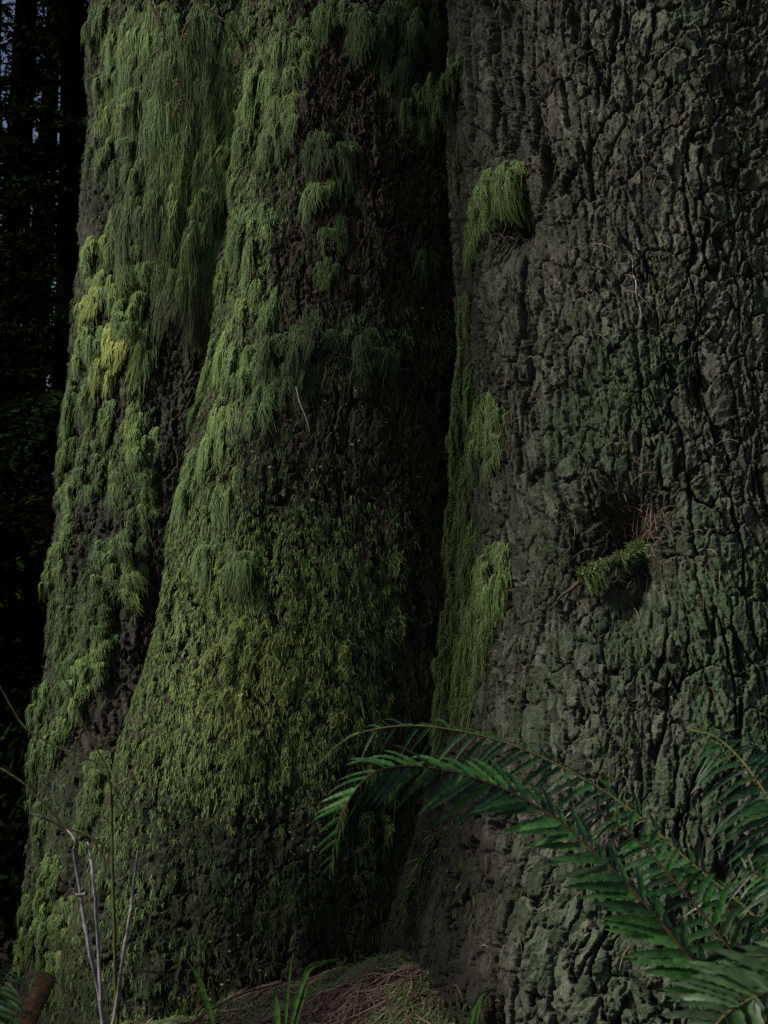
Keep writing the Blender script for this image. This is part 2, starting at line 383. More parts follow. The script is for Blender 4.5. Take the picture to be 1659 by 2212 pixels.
for i in range(46):
    y = 960+1150*rng.random(); t = (y-960)/1150
    xl = np.interp(y, [900, 1200, 1500, 1800, 2100], [150, 118, 102, 70, 50]); xr = np.interp(y, [900, 1350, 1600, 1850, 2150], [425, 350, 290, 215, 200])
    x = xl+(xr-xl)*.80*(rng.random()**1.4)
    r1.append((x, y, 22+26*rng.random(), 70+110*rng.random()))
for (x, y, w, L) in r1:
    clump(T1, tree1, x, y, w, L, tone=.42+J(.2), bright=.58+J(.18), bulge=w*.0022, dens=1.0, lean=J(.12), brown=.1 if rng.random() < .3 else 0)
c2 = [(735,25,90,90),(800,55,110,110),(900,10,90,170),(855,20,80,150),(640,50,70,130),(600,90,60,120),(570,150,60,100),(660,110,60,100),(545,195,45,130),(545,270,40,120),(620,215,60,150),(590,270,50,110),(692,315,60,60),(740,310,70,70),(512,330,38,150),(562,450,40,160),(525,470,50,140),(950,170,60,100),(885,215,60,80),(915,255,60,70),
 (690,400,60,80),(495,560,45,120),(500,690,40,150),(575,625,34,130),(720,705,130,80),(620,735,110,90),(770,740,90,60),(535,775,80,130),(468,740,45,110),(442,860,55,90),(482,890,60,160),(412,1020,55,100),(392,1085,45,120),(460,1130,45,170),(525,1170,60,150),(440,980,45,150),(500,1010,40,160),
 (575,840,60,120),(650,800,80,90),(830,780,80,60),(720,560,40,80),(910,560,50,60),(720,470,50,80),(850,120,70,120),(945,60,60,130),(960,330,40,90),(545,600,40,150)]
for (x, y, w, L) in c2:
    clump(T2, tree2, x+J(5)+(12 if x < 640 else 0), y+J(8), w*.75, L*.9, fill=.9, tl=(.07, .22), tone=(.46 if x < 640 else .4)+J(.12), bright=(.70 if x < 590 else .42)+J(.14), bulge=w*.0012, lean=J(.1), dens=1.1 if x < 640 else .8)  # brighter left, darker right: sun side and shaded side painted into the moss
c3 = [(1010,150,40,110,.10),(1008,1100,60,200,.06),(1040,790,34,150,.05),(1038,960,46,200,.05),(1030,1150,50,180,.05),(1028,1330,50,170,.05),(1036,1480,46,110,.04),(1030,1000,50,160,.05),(1012,830,40,120,.06),(1045,1250,50,150,.04),(1000,1420,60,150,.06),(960,1520,40,120,.04),(1060,870,40,90,.04),(1020,640,26,110,.03),(1000,205,64,85,.24),(1006,330,26,130,.03),(1030,640,22,130,.03),(1120,378,62,55,.09),(1085,380,62,90,.09),(1055,420,40,110,.05),(1036,500,36,90,.05),(1012,760,28,170,.05),(1008,880,60,220,.07),(1062,905,62,170,.06),(1000,1020,60,260,.07),(1010,1200,46,170,.05),(1085,1200,56,150,.07),(1002,1310,70,260,.08),(1055,1300,60,170,.05),(985,1450,44,150,.05),(1020,1440,50,140,.05),(970,1600,30,90,.02)]
lab = {14: 'rounded bright moss cushion bulging from the left edge', 22: 'long grey-green moss beard'}
for i, (x, y, w, L, bu) in enumerate(c3):
    clump(T3, tree3, x, y, w, L*1.05, mat=M_moss3, tone=.52+J(.12), bright=.92+J(.14), bulge=bu*(1.15 if x < 1012 else .8), dens=2.8, width=.0019, tl=(.04, .16), tw=(.02, .05), fill=2.6, brown=.3 if i in (3, 23, 25) else .05, lean=-.25 if i in (17, 18, 19, 20) else 0, label=lab.get(i))

# short feathery moss: little branching sprays that stick out and droop
def feather(T, n, dfn, mat, parent, name, size, tonefn, seed=0, zlo=-.3, zhi=6.3, width=.0017, k=5, out=.5, kind='stuff', brt=.5):
    th = -PI-.15+(PI+.3)*rng.random(n); z = zlo+(zhi-zlo)*rng.random(n)
    P0 = T.base(th, z); N = T.normal(th, z); px, py = proj(P0)
    vis = (((CAM-P0)*N).sum(-1) > -.3) & (py > -150) & (py < 2350)
    d = dfn(px, py, th, z)
    keep = vis & (rng.random(n) < d)
    th = th[keep]; z = z[keep]; n = len(th); px = px[keep]; py = py[keep]
    P0, N = T.surf(th, z)
    U = np.array([0, 0, 1.]); A = nrm(np.cross(U, N))
    r = rng.random
    q = 6                                              # sprays per tuft
    P0 = np.repeat(P0, q, 0); N = np.repeat(N, q, 0); A = np.repeat(A, q, 0); px = np.repeat(px, q); py = np.repeat(py, q); ts = np.repeat(r(n), q); m = n*q
    P0 = P0+A*(r((m, 1))-.5)*size*.8+U*(r((m, 1))-.5)*size*.8
    s = size*(.25+1.3*r(m)**1.6)[:, None, None]
    t = np.linspace(0, 1, k)[None, :, None]
    dr = N*out*(.5+r((m, 1)))+A*(r((m, 1))-.5)*1.3+U*(r((m, 1))-.65)*.7
    P = P0[:, None]+dr[:, None]*s*t*.7-U*s*t**2*(.5+.8*r((m, 1, 1)))+(r((m, k, 3))-.5)*size*.22*t
    Tn = nrm(np.gradient(P, axis=1)); S = nrm(np.cross(Tn, N[:, None]+1.2*(r((m, 1, 3))-.5)))
    W = width*(.6+.8*r(m))[:, None]*np.array([.6, 1.2, 1, .9, .3])[None]
    V, Q = ribbons(P, W, S)
    tn = (tonefn(px, py)+.25*(ts-.5)+.2*(r(m)-.5))[:, None]+.1*t[..., 0]
    br = (brt*(.6+.6*r(m)))[:, None]*(.8+.4*t[..., 0])
    col = np.clip(np.stack([tn, br], -1)[:, :, None].repeat(2, 2).reshape(-1, 2), 0, 1)
    return mk(name, V, Q, mat, parent, col, kind=kind)

def patch(th, z, a, b, s, lo, hi): return ss(lo, hi, fbm(th*a, z*b, 4, s))
# left tree: fuzz everywhere, thinned at the seam to stand in for shade
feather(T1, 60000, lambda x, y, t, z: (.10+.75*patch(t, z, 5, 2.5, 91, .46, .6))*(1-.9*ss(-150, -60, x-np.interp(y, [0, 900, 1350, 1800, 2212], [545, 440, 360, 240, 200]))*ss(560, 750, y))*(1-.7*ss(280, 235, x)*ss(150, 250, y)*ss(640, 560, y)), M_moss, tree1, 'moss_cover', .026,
        lambda x, y: .34+.3*np.exp(-((x-250)/80)**2-((y-760)/260)**2), out=.5, brt=.42)  # yellower around the sunlit patch, light painted into the tone
# middle tree: feathery sheet on the flare, sunlit yellow-green painted into its tone
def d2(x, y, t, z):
    sheet = np.exp(-(np.maximum(0, np.abs(x-(620-.30*(y-1150)))-(150+.10*(y-1100)))/90)**2)*ss(1020, 1250, y)*(1-.96*ss(1620, 1800, y))  # sheet thinned towards the foot to stand in for the shade there
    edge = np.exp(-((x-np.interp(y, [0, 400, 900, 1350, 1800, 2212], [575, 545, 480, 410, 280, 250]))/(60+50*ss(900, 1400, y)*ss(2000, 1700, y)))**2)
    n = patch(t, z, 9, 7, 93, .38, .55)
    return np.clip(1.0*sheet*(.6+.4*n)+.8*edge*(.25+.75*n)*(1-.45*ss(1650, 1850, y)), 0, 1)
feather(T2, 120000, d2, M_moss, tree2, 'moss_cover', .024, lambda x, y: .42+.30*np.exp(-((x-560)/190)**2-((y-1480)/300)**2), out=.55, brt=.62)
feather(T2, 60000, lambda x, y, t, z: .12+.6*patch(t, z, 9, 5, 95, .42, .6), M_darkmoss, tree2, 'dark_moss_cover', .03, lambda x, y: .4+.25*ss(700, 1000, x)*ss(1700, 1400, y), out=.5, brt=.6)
feather(T3, 60000, lambda x, y, t, z: .6*patch(t, z, 6, 4, 97, .56, .72)+.95*ss(1085, 1030, x)*ss(700, 900, y)*ss(1750, 1550, y)*patch(t, z, 8, 3, 98, .35, .5)+.8*ss(1150, 1050, x)*ss(1600, 1750, y)*patch(t, z, 7, 4, 99, .45, .58), M_darkmoss, tree3, 'moss_cover', .016, lambda x, y: .7+0*x, out=.3, width=.002)
feather(T2, 60000, lambda x, y, t, z: .85*np.exp(-((y-(765-.12*(x-700)))/48)**2)*ss(540, 620, x)*ss(1010, 960, x)*patch(t, z, 9, 9, 101, .3, .5), M_moss, tree2, 'moss_band', .035, lambda x, y: .4+0*x, out=.8, brt=.42, kind=None)
# stringy tendrils hanging out of the sheet
for i in range(34):
    x = 640+J(210); y = 1180+480*rng.random()
    clump(T2, tree2, x, y, 10+9*rng.random(), 30+50*rng.random(), name='moss_tendril', tone=.66+J(.1), bright=.5, bulge=.03, dens=.35, width=.0035, stray=.3)
for (x, y, L) in [(830,1270,60),(845,1310,110),(800,1480,90),(865,1330,80),(740,1700,90),(790,1750,110),(840,1700,160),(905,1640,80),(920,1900,130),(880,1860,90),(955,1800,120),(1010,1640,90)]:
    clump(T2 if x < 900 else T3, tree2 if x < 900 else tree3, x, y, 15, L*.8, name='moss_tendril', tone=.6+J(.1), bright=.45, bulge=.03, dens=.4, width=.0035, stray=.3)

# needles and dead twig bits caught in the bark
def litter_on(T, parent, n, dfn, name, L=.03):
    th = -PI+(PI)*rng.random(n); z = 6*rng.random(n); P0 = T.base(th, z); px, py = proj(P0)
    k_ = (rng.random(n) < dfn(px, py)) & (px < 1720) & (px > 0); th = th[k_]; z = z[k_]; n = len(th)
    P0, N = T.surf(th, z); A = nrm(np.cross([0, 0, 1.], N)); r = rng.random
    an = r(n)*2*PI; D = A*np.cos(an)[:, None]+np.array([0, 0, 1.])*np.sin(an)[:, None]
    l = L*(.4+r(n)**2*1.6); t = np.linspace(-1, 1, 5)[None, :, None]
    P = P0[:, None]+N[:, None]*(.006+.008*r((n, 1, 1))+.01*t*(r((n, 1, 1))-.3))+D[:, None]*l[:, None, None]*t-np.array([0, 0, 1.])*l[:, None, None]*.4*t*t
    W = np.full((n, 5), .0013)*(1-.5*t[..., 0]**2); S = nrm(np.cross(nrm(np.gradient(P, axis=1)), N[:, None]))
    V, Q = ribbons(P, W, S); c = np.stack([r(n)[:, None]+0*W, .3+.5*r(n)[:, None]+0*W], -1)[:, :, None].repeat(2, 2).reshape(-1, 2)
    return mk(name, V, Q, M_litter, parent, c, kind='stuff')
litter_on(T3, tree3, 4200, lambda x, y: .28+.9*np.exp(-((x-1390)/70)**2-((y-1150)/110)**2), 'needle_litter')
litter_on(T3, tree3, 30000, lambda x, y: .9*np.exp(-((x-1395)/60)**2-((y-1150)/80)**2)+.3*np.exp(-((x-1330)/80)**2-((y-1290)/80)**2)+.3*np.exp(-((x-1110)/60)**2-((y-510)/50)**2), 'twig_debris', .035)

# cream lichen scales on the dark trunk
acc = Acc()
for i in range(150):
    cx, cy, sx, sy = [(720, 1030, 40, 60), (760, 1000, 90, 60), (660, 1180, 60, 60), (640, 1800, 50, 40), (540, 2090, 40, 50), (690, 1560, 60, 70), (930, 1860, 30, 60), (880, 1000, 60, 200)][i % 8]
    th, z = T2.find(cx+rng.normal()*sx, cy+rng.normal()*sy); th += rng.normal()*.004; z += rng.normal()*.01
    P, N = T2.surf(np.array([th]), np.array([z])); P = P[0]; N = N[0]; A = nrm(np.cross([0, 0, 1.], N)); B = np.cross(N, A)
    a = np.arange(7)*2*PI/7; rr = (.004+.006*rng.random())*(.7+.5*rng.random(7))
    V = np.vstack([P+N*.016, P+N*.012+rr[:, None]*(np.cos(a)[:, None]*A+np.sin(a)[:, None]*B*.7)])
    acc.add(V, np.array([[0, 1+j, 1+(j+1) % 7] for j in range(7)]))
acc.mk('lichen_scales', M_lichen, tree2, kind='stuff')

# resin run on the right tree
acc = Acc()
for pts in ([(1378, 512), (1377, 525), (1380, 540)], [(1363, 553), (1367, 570), (1367, 590), (1374, 610), (1374, 632), (1377, 648)], [(1379, 655), (1384, 672), (1385, 690)]):
    pp = []
    for i, (x, y) in enumerate(pts):
        th, z = T3.find(x, y); P, N = T3.surf(np.array([th]), np.array([z])); pp.append(at(x, y, (P[0]+N[0]*.02)[1]))
    pp = np.array(pp); pp[:, 1] = np.minimum(pp[:, 1], pp[:, 1].mean()+.01); s_ = spline(pp, 22)
    V, Q = tube(s_, .0030*(.1+1.2*rng.random(22)**1.5), 6); acc.add(V, Q)
acc.mk('resin_streak', M_resin, tree3, label='thin whitish resin run down the bark')

# mossy broken branch stub with a dangling root in the hollow
def on3(x, y, o):
    th, z = T3.find(x, y); P, N = T3.surf(np.array([th]), np.array([z])); Y = (P[0]+N[0]*o)[1]; return at(x, y, Y)
s_ = spline([on3(1395, 1165, -.05), on3(1370, 1195, .04), on3(1315, 1215, .09), on3(1265, 1245, .10)], 16)
V, Q = tube(s_, np.linspace(.026, .010, 16), 12, .15); stub = mk('branch_stub', V, Q, M_twig, tree3)
def fuzz_along(pts, rad, n, L, mat, parent, name='moss', tone=.6, bright=.5, w=.002):
    r = rng.random; i = rng.integers(0, len(pts), n); T_ = nrm(np.gradient(pts, axis=0))[i]
    lump = .12+1.5*vn(i*.9+3, i*0., 31)[:, None]**1.5; R_l = lump; v = nrm(rng.normal(size=(n, 3))); v = nrm(v-(v*T_).sum(-1, keepdims=True)*T_)
    R = np.broadcast_to(rad, (len(pts),))[i][:, None]
    P0 = pts[i]+v*R*.8+T_*(r((n, 1))-.5)*.02; t = np.linspace(0, 1, 5)[None, :, None]; l = L*(.25+.9*r((n, 1, 1))**1.5)*lump[:, :, None]
    P = P0[:, None]+v[:, None]*l*t*.8-np.array([0, 0, 1.])*l*t**1.6*(.15+.7*r((n, 1, 1)))+(r((n, 5, 3))-.5)*L*.12*t
    S = nrm(np.cross(nrm(np.gradient(P, axis=1)), v[:, None]+(r((n, 1, 3))-.5)))
    W = w*np.array([1, 1.1, 1, .8, .3])[None]*(.6+.8*r((n, 1))); V, Q = ribbons(P, W, S)
    c = np.clip(np.stack([tone+.3*(r((n, 1))-.5)+0*W, bright*(.6+.7*r((n, 1)))+0*W], -1), 0, 1)[:, :, None].repeat(2, 2).reshape(-1, 2)
    return mk(name, V, Q, mat, parent, c)
fuzz_along(s_, np.linspace(.03, .02, 16), 3600, .04, M_moss3, stub, 'stub_moss', tone=.45, bright=.6)
s_ = spline([on3(1268, 1240, .07), on3(1240, 1268, .05), on3(1210, 1290, .03), on3(1200, 1310, .02)], 14)
V, Q = tube(s_, np.linspace(.009, .004, 14), 7, .2); mk('dangling_root', V, Q, M_twig, tree3)

# small dead twigs on the middle tree
def onT(T, x, y, o):
    th, z = T.find(x, y); P, N = T.surf(np.array([th]), np.array([z])); return at(x, y, (P[0]+N[0]*o)[1])
for pts in ([(640, 835), (648, 870), (662, 905), (669, 932)], [(712, 775), (745, 772), (800, 788)], [(845, 790), (880, 800)]):
    s_ = spline([onT(T2, x, y, .09) for x, y in pts], 16); V, Q = tube(s_, np.linspace(.005, .002, 16), 6, .2); mk('dead_twig', V, Q, M_twig if pts[0][0] > 700 else M_lichen, tree2)
# lichen hung twigs near the top of the left tree
for pts in ([(300, 150), (330, 120), (350, 100), (352, 60), (330, 20), (322, -20)], [(352, 60), (345, 30), (370, 10)], [(420, 30), (400, 60), (390, 100)], [(380, 170), (395, 200), (375, 250)], [(420, 0), (450, 20), (500, 60), (525, 110)]):
    s_ = spline([onT(T1, x, y, .22) for x, y in pts], 20); V, Q = tube(s_, np.linspace(.003, .007, 20), 6, .2); tw = mk('lichen_twig', V, Q, M_twig, tree1)
    fuzz_along(s_, .008, 260, .03, M_palel, tw, 'lichen', tone=.5, w=.0018)

# ------------------------------------------------------------------ ground
def gz(x, y):
    g = .43*np.exp(-(np.abs(x-.12)/np.where(x < .12, .80, .6))**2-((y-5.3)/.8)**2)+.16*(fbm(x*3.4+3, y*3.4, 4, 15)-.5)-.35*ss(-.8, -2.2, x)*ss(4, 7, y)
    return g+.05*(fbm(x*1.3, y*1.3, 4, 5)-.5)+.03*(fbm(x*9, y*9, 3, 8)-.5)
xs = np.concatenate([-np.geomspace(150, 3.2, 40), np.arange(-3.1, 3.1, .025), np.geomspace(3.2, 150, 40)])
ys = np.concatenate([-np.geomspace(60, 2, 20), np.arange(-1.8, 3.2, .15), np.arange(3.3, 8.5, .025), np.geomspace(8.6, 220, 50)])
X, Yg = np.meshgrid(xs, ys); Zg = gz(X, Yg); nx = len(xs)
i = np.arange(len(ys)-1)[:, None]*nx; j = np.arange(nx-1)[None]
mk('ground', np.stack([X, Yg, Zg], -1), np.stack([i+j, i+j+1, i+nx+j+1, i+nx+j], -1).reshape(-1, 4), M_soil, kind='structure')
# dark wooded hill behind
hx = np.linspace(-140, 140, 80); hy = np.linspace(38, 110, 30); X, Yg = np.meshgrid(hx, hy)
Zg = -.5+ss(38, 80, Yg)*(19+6*(fbm(X*.05, Yg*.05, 3, 9)-.5)); i = np.arange(29)[:, None]*80; j = np.arange(79)[None]
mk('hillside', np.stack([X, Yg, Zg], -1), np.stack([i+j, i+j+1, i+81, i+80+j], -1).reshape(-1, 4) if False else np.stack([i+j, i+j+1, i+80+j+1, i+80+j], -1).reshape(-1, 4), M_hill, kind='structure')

def scatter_ground(n, x0, x1, y0, y1, dfn, L, mat, name, label, cat, up=.15, w=.002, tone=.5, straight=True, bright=.5):
    r = rng.random; x = x0+(x1-x0)*r(n); y = y0+(y1-y0)*r(n); k_ = r(n) < dfn(x, y); x = x[k_]; y = y[k_]; n = len(x)
    an = rng.normal(size=n)*1.1+PI*(r(n) < .5)
    if not straight: an = r(n)*2*PI
    l = L*(.3+1.2*r(n)**2)[:, None]; t = np.linspace(-1, 1, 5)[None]
    cr = (r((n, 1))-.5)*.5
    px = x[:, None]+np.cos(an)[:, None]*l*t-np.sin(an)[:, None]*l*cr*t*t; py = y[:, None]+np.sin(an)[:, None]*l*t*.8+np.cos(an)[:, None]*l*cr*t*t
    pz = gz(px, py)+.004+.012*r((n, 1))+up*l*(t+1)*.5*r((n, 1))
    P = np.stack([px, py, pz], -1); S = nrm(np.cross(nrm(np.gradient(P, axis=1)), np.array([0, -.5, 1.])+(r((n, 1, 3))-.5)*.8))
    W = w*(.5+r((n, 1)))*(1-.4*t*t); V, Q = ribbons(P, W, S)
    c = np.clip(np.stack([tone+.8*(r((n, 1))-.5)+0*W, bright*(.5+r((n, 1)))+0*W], -1), 0, 1)[:, :, None].repeat(2, 2).reshape(-1, 2)
    return mk(name, V, Q, mat, None, c, label=label, cat=cat, kind='stuff')
mound = lambda x, y: np.clip(.2+np.exp(-((x+.1)/.8)**2), 0, 1)
scatter_ground(45000, -2.3, 1.2, 3.6, 6.6, mound, .03, M_litter, 'needle_litter', 'reddish brown needles and twig bits matted over the mound', 'forest litter', w=.0014, bright=.8)
scatter_ground(2600, -1.2, 1.1, 3.8, 5.8, mound, .11, M_litter, 'twig_litter', 'fine bare twigs lying across the mound between the trunks', 'forest litter', w=.002, tone=.7, bright=.75)
mp = lambda x, y: ss(.46, .6, fbm(x*3.2+4, y*3.2, 4, 55))
scatter_ground(150000, -2.5, 1.6, 3.6, 6.6, mp, .018, M_moss3, 'ground_moss', 'pale green moss tufts growing between the needles on the ground', 'moss', up=1.3, w=.002, straight=False, bright=.5)

def rod(name, pts, r0, r1, mat, parent=None, n=24, rough=.12, seg=8, **k):
    s_ = spline(pts, n); s_[1:-1] += r0*.12*rng.normal(size=(n-2, 3)); kn = 1+.35*(rng.random(n) < .12)
    V, Q = tube(s_, np.linspace(r0, r1, n)*kn, seg, rough); return mk(name, V, Q, mat, parent, **k), s_
G = lambda px, py, Y, o=.0: (lambda p: np.array([p[0], p[1], p[2]+o]))(at(px, py, Y))
rod('fallen_stick', [G(395, 2225, 4.75), G(450, 2185, 4.8), G(520, 2148, 4.86), G(600, 2125, 4.9), G(672, 2108, 4.95)], .007, .003, M_twig, label='long pale stick lying across the ground below the middle trunk', cat='stick')
rod('fallen_stick', [G(295, 2096, 5.0), G(340, 2102, 5), G(375, 2118, 5), G(400, 2150, 5), G(420, 2190, 4.95)], .004, .003, M_twig, label='thin arched twig curving down beside the grey shrub stems', cat='stick')
rod('fallen_stick', [G(560, 2088, 5.3), G(590, 2080, 5.3), G(615, 2086, 5.3)], .004, .003, M_twig, label='short twig lying left of the grass tuft at the trunk foot', cat='stick')
rod('fallen_stick', [G(380, 2215, 4.8), G(430, 2205, 4.8), G(520, 2200, 4.8)], .004, .003, M_twig, label='short curved twig at the bottom beside the long stick', cat='stick')
# orange broken stump at the left
b = at(75, 2260, 4.6); s_ = spline([at(45, 2290, 4.55), at(60, 2205, 4.6), at(84, 2150, 4.62), at(108, 2103, 4.64)], 40)
V, Q = tube(s_, np.interp(np.linspace(0, 1, 40), [0, .5, .85, .96, 1], [.040, .035, .031, .028, .006])*(1+.3*(rng.random(40)-.5)), 30, .10)
mk('snag', V, Q, M_snag, label='leaning orange brown broken snag at the bottom left', cat='snag')

# ------------------------------------------------------------------ shrub stems (foreground left)
sh1 = thing('bare_shrub', at(235, 2300, 3.4), 'leafless shrub with pale lilac grey stems rising at the lower left', 'shrub')
Y = 3.4
for pts, r0, r1 in [([(222, 2240), (215, 2150), (195, 2060), (178, 1960), (165, 1870), (160, 1835)], .006, .004),
                    ([(218, 2160), (213, 2060), (206, 1950), (200, 1880), (190, 1820)], .0048, .0032),
                    ([(236, 2240), (252, 2170), (268, 2050), (285, 1950), (292, 1880), (300, 1835)], .0048, .003),
                    ([(160, 1835), (162, 1815), (140, 1790), (100, 1770), (62, 1755)], .004, .0022),
                    ([(162, 1818), (172, 1810)], .003, .002), ([(187, 1930), (165, 1932), (147, 1928)], .003, .002)]:
    rod('stem', [at(x, y, Y+.05*math.sin(x)) for x, y in pts], r0, r1, M_stem, sh1, rough=.1)
sh2 = thing('bare_shrub', at(250, 2300, 3.7), 'leafless shrub with dark mossy stem and thin crossing twigs behind the grey one', 'shrub')
for pts, r0, r1 in [([(255, 2240), (250, 2130), (247, 2000), (243, 1850), (240, 1720), (232, 1660)], .0065, .0035),
                    ([(232, 1660), (205, 1645), (140, 1620), (80, 1590), (45, 1560), (10, 1500), (-20, 1440)], .0035, .002),
                    ([(232, 1660), (200, 1600), (175, 1550), (140, 1470), (90, 1440)], .003, .0016),
                    ([(243, 1850), (215, 1820), (180, 1800), (135, 1780), (60, 1700), (0, 1660), (-40, 1650)], .004, .003),
                    ([(245, 1700), (300, 1670), (350, 1625)], .0025, .0014), ([(238, 1690), (265, 1740), (280, 1800), (290, 1850)], .0028, .0018),
                    ([(240, 1780), (215, 1760), (170, 1745)], .0025, .0015), ([(185, 1790), (210, 1830), (235, 1870)], .003, .002)]:
    rod('stem', [at(x, y, 3.75) for x, y in pts], r0, r1, M_stemg, sh2, rough=.15)

# ------------------------------------------------------------------ grass
def blade(parent, pts, w, Y):
    s_ = spline([at(x, y, Y) for x, y in pts], 20)[None]; t = np.linspace(0, 1, 20)[None]
    T_ = nrm(np.gradient(s_, axis=1)); S = nrm(np.cross(T_, np.array([.25, 1, .35])))
    W = w*np.minimum(1, 3*(1-t))**.8*(.75+.25*np.sin(t*PI)); N_ = np.cross(S, T_)
    V = np.concatenate([s_-S*W[..., None], s_+N_*W[..., None]*.35, s_+S*W[..., None]], 0).transpose(1, 0, 2).reshape(-1, 3)
    b = np.arange(19)[:, None]*3; Q = np.concatenate([b+np.array([0, 1, 4, 3]), b+np.array([1, 2, 5, 4])])
    mk('blade', V, Q, M_grass, parent, np.tile([[.3+.5*rng.random(), .5]], (len(V), 1)))
gt = thing('grass_tuft', at(625, 2260, 4.0), 'bright green grass tuft with one long blade arching right, bottom centre', 'grass')
for p, w in [([(618, 2270), (630, 2200), (650, 2130), (668, 2092), (700, 2078), (738, 2070)], .011), ([(612, 2270), (617, 2200), (623, 2130), (632, 2060)], .006), ([(610, 2270), (600, 2220), (598, 2180), (596, 2150)], .012), ([(622, 2270), (640, 2200), (655, 2150), (662, 2120)], .009), ([(608, 2270), (603, 2230), (608, 2190)], .006)]: blade(gt, p, w*.85, 4.0)
gt = thing('grass_tuft', at(455, 2230, 4.2), 'single grey-green grass blade leaning left at the bottom', 'grass')
blade(gt, [(470, 2240), (448, 2170), (432, 2120), (405, 2075)], .010, 4.2)
gt = thing('grass_tuft', at(1020, 2260, 3.9), 'two thin green grass blades at the bottom in front of the right trunk', 'grass')
blade(gt, [(1012, 2260), (1020, 2190), (1035, 2155), (1050, 2140)], .006, 3.9); blade(gt, [(1024, 2260), (1030, 2200), (1038, 2160), (1048, 2142)], .005, 3.92)

# ------------------------------------------------------------------ ferns
def frond(parent, pts, n, Lfn, bl, bu, fwd=(.55, .55), mat=M_fern, rmat=M_rachis, r0=.0042, wid=.15, droop=(.3, .3), curl=(.0, .0), skip_lo=0., tone=.5, curvedir=(0, 0, -1.), label=None, tip=False):
    """pts world points from base to tip; bl/bu side vectors of both leaflet rows"""
    sp = spline(pts, 160); seg = np.linalg.norm(np.diff(sp, axis=0), axis=1); cum = np.concatenate([[0], np.cumsum(seg)])/seg.sum()
    V, Q = tube(spline(pts, 60), np.linspace(r0, r0*.25, 60), 6)
    fr = mk('frond', V, Q, rmat, parent, label=label)
    acc = Acc(); k = 15; tt = np.linspace(0, 1, k)
    for side in (0, 1):
        sd = nrm(np.array((bl, bu)[side], float))
        for i in range(n):
            a = skip_lo+(1-skip_lo)*(i+.5*side)/n; a = min(a+.003*J(1), .995)
            P0 = np.array([np.interp(a, cum, sp[:, c]) for c in range(3)]); P1 = np.array([np.interp(min(a+.01, 1), cum, sp[:, c]) for c in range(3)]); P_1 = np.array([np.interp(a-.01, cum, sp[:, c]) for c in range(3)])
            T_ = nrm(P1-P_1); b = nrm(sd-(sd@T_)*T_); nn = np.cross(T_, b)*(1 if side == 0 else -1)
            if rng.random() < .03: continue
            L = Lfn(a)*(.82+.26*rng.random())*(1+.15*ss(.8, .93, np.array(a)) if tip else 1)
            ang = fwd[side]+J(.09); d = nrm(b*math.cos(ang)+T_*math.sin(ang)+nn*J(.18))
            cd = np.array(curvedir, float)
            c = P0+d*L*tt[:, None]+cd*L*droop[side]*(1+J(.5))*(tt**2)[:, None]+T_*L*curl[side]*(tt**2)[:, None]+nn*L*J(.07)*np.sin(tt*3+J(1))[:, None]
            Tc = nrm(np.gradient(c, axis=0)); tw = J(.4); nv = nrm(nn*math.cos(tw)+T_*math.sin(tw)); S = nrm(np.cross(Tc, nv)); Nv = np.cross(S, Tc)
            shp = np.interp(tt, [0, .04, .12, .5, .8, 1], [.2, .8, 1, .82, .5, .02])*(1+.16*np.where(np.arange(k) % 2 == 0, 1, -1))
            w = L*wid*shp
            row = np.stack([c-S*w[:, None]+Nv*w[:, None]*.35, c, c+S*w[:, None]+Nv*w[:, None]*.35], 1).reshape(-1, 3)
            bb = np.arange(k-1)[:, None]*3; q = np.concatenate([bb+np.array([0, 1, 4, 3]), bb+np.array([1, 2, 5, 4])])
            tn = np.clip(tone+J(.5), 0, .88); acc.add(row, q, np.array([[1. if rng.random() < .0 else (.88 if tip and a > .84 else tn), .50+J(.26)+(.2 if tip and a > .84 else 0)]]))  # paler tip leaflets: glossy reflection painted into their tone
    acc.mk('leaflets', mat, fr); return fr
fern = thing('sword_fern', at(1720, 2420, 2.3), 'large sword fern whose dark green fronds arch left across the base of the right tree', 'fern')
env = lambda Lm, tipw=.12: (lambda a: Lm*np.interp(a, [0, .15, .45, .7, .88, 1], [.7, .95, 1, .8, .5, .08]))
# A front frond
pA = [at(1700, 2340, 2.35), at(1545, 2142, 2.4), at(1400, 1960, 2.45), at(1250, 1810, 2.5), at(1130, 1725, 2.52), at(1000, 1675, 2.5), at(880, 1655, 2.45), at(800, 1675, 2.4), at(745, 1745, 2.36), at(722, 1830, 2.34), at(712, 1898, 2.33)]
frond(fern, pA, 56, env(.14), (-.75, -.35, -.6), (.25, .85, .45), fwd=(.80, .75), droop=(.12, .3), wid=.072, tip=True, label='long front frond with drooping tip')
pB = [at(1760, 2150, 2.95), at(1640, 1990, 3.0), at(1500, 1870, 3.05), at(1350, 1740, 3.1), at(1200, 1650, 3.12), at(1050, 1592, 3.12), at(900, 1568, 3.1), at(790, 1580, 3.08), at(730, 1610, 3.05), at(690, 1650, 3.02)]
frond(fern, pB, 50, env(.13), (-.55, -.3, -.75), (.2, .9, .35), fwd=(.75, .6), droop=(.30, .35), wid=.066, tone=.35, rmat=M_rachisg, label='rear frond arching above the front one')
pE = [at(1760, 2300, 2.7), at(1600, 2080, 2.75), at(1480, 1930, 2.8), at(1380, 1820, 2.85), at(1300, 1760, 2.85), at(1230, 1720, 2.85)]
frond(fern, pE, 26, env(.13), (-.5, -.3, -.8), (.6, .3, .6), fwd=(.5, .5), wid=.065, tone=.2, label='short dark frond half hidden between the long ones')
fern2 = thing('sword_fern', at(1800, 2300, 2.6), 'sword fern at the right edge with bluish comb-like fronds curving down', 'fern')
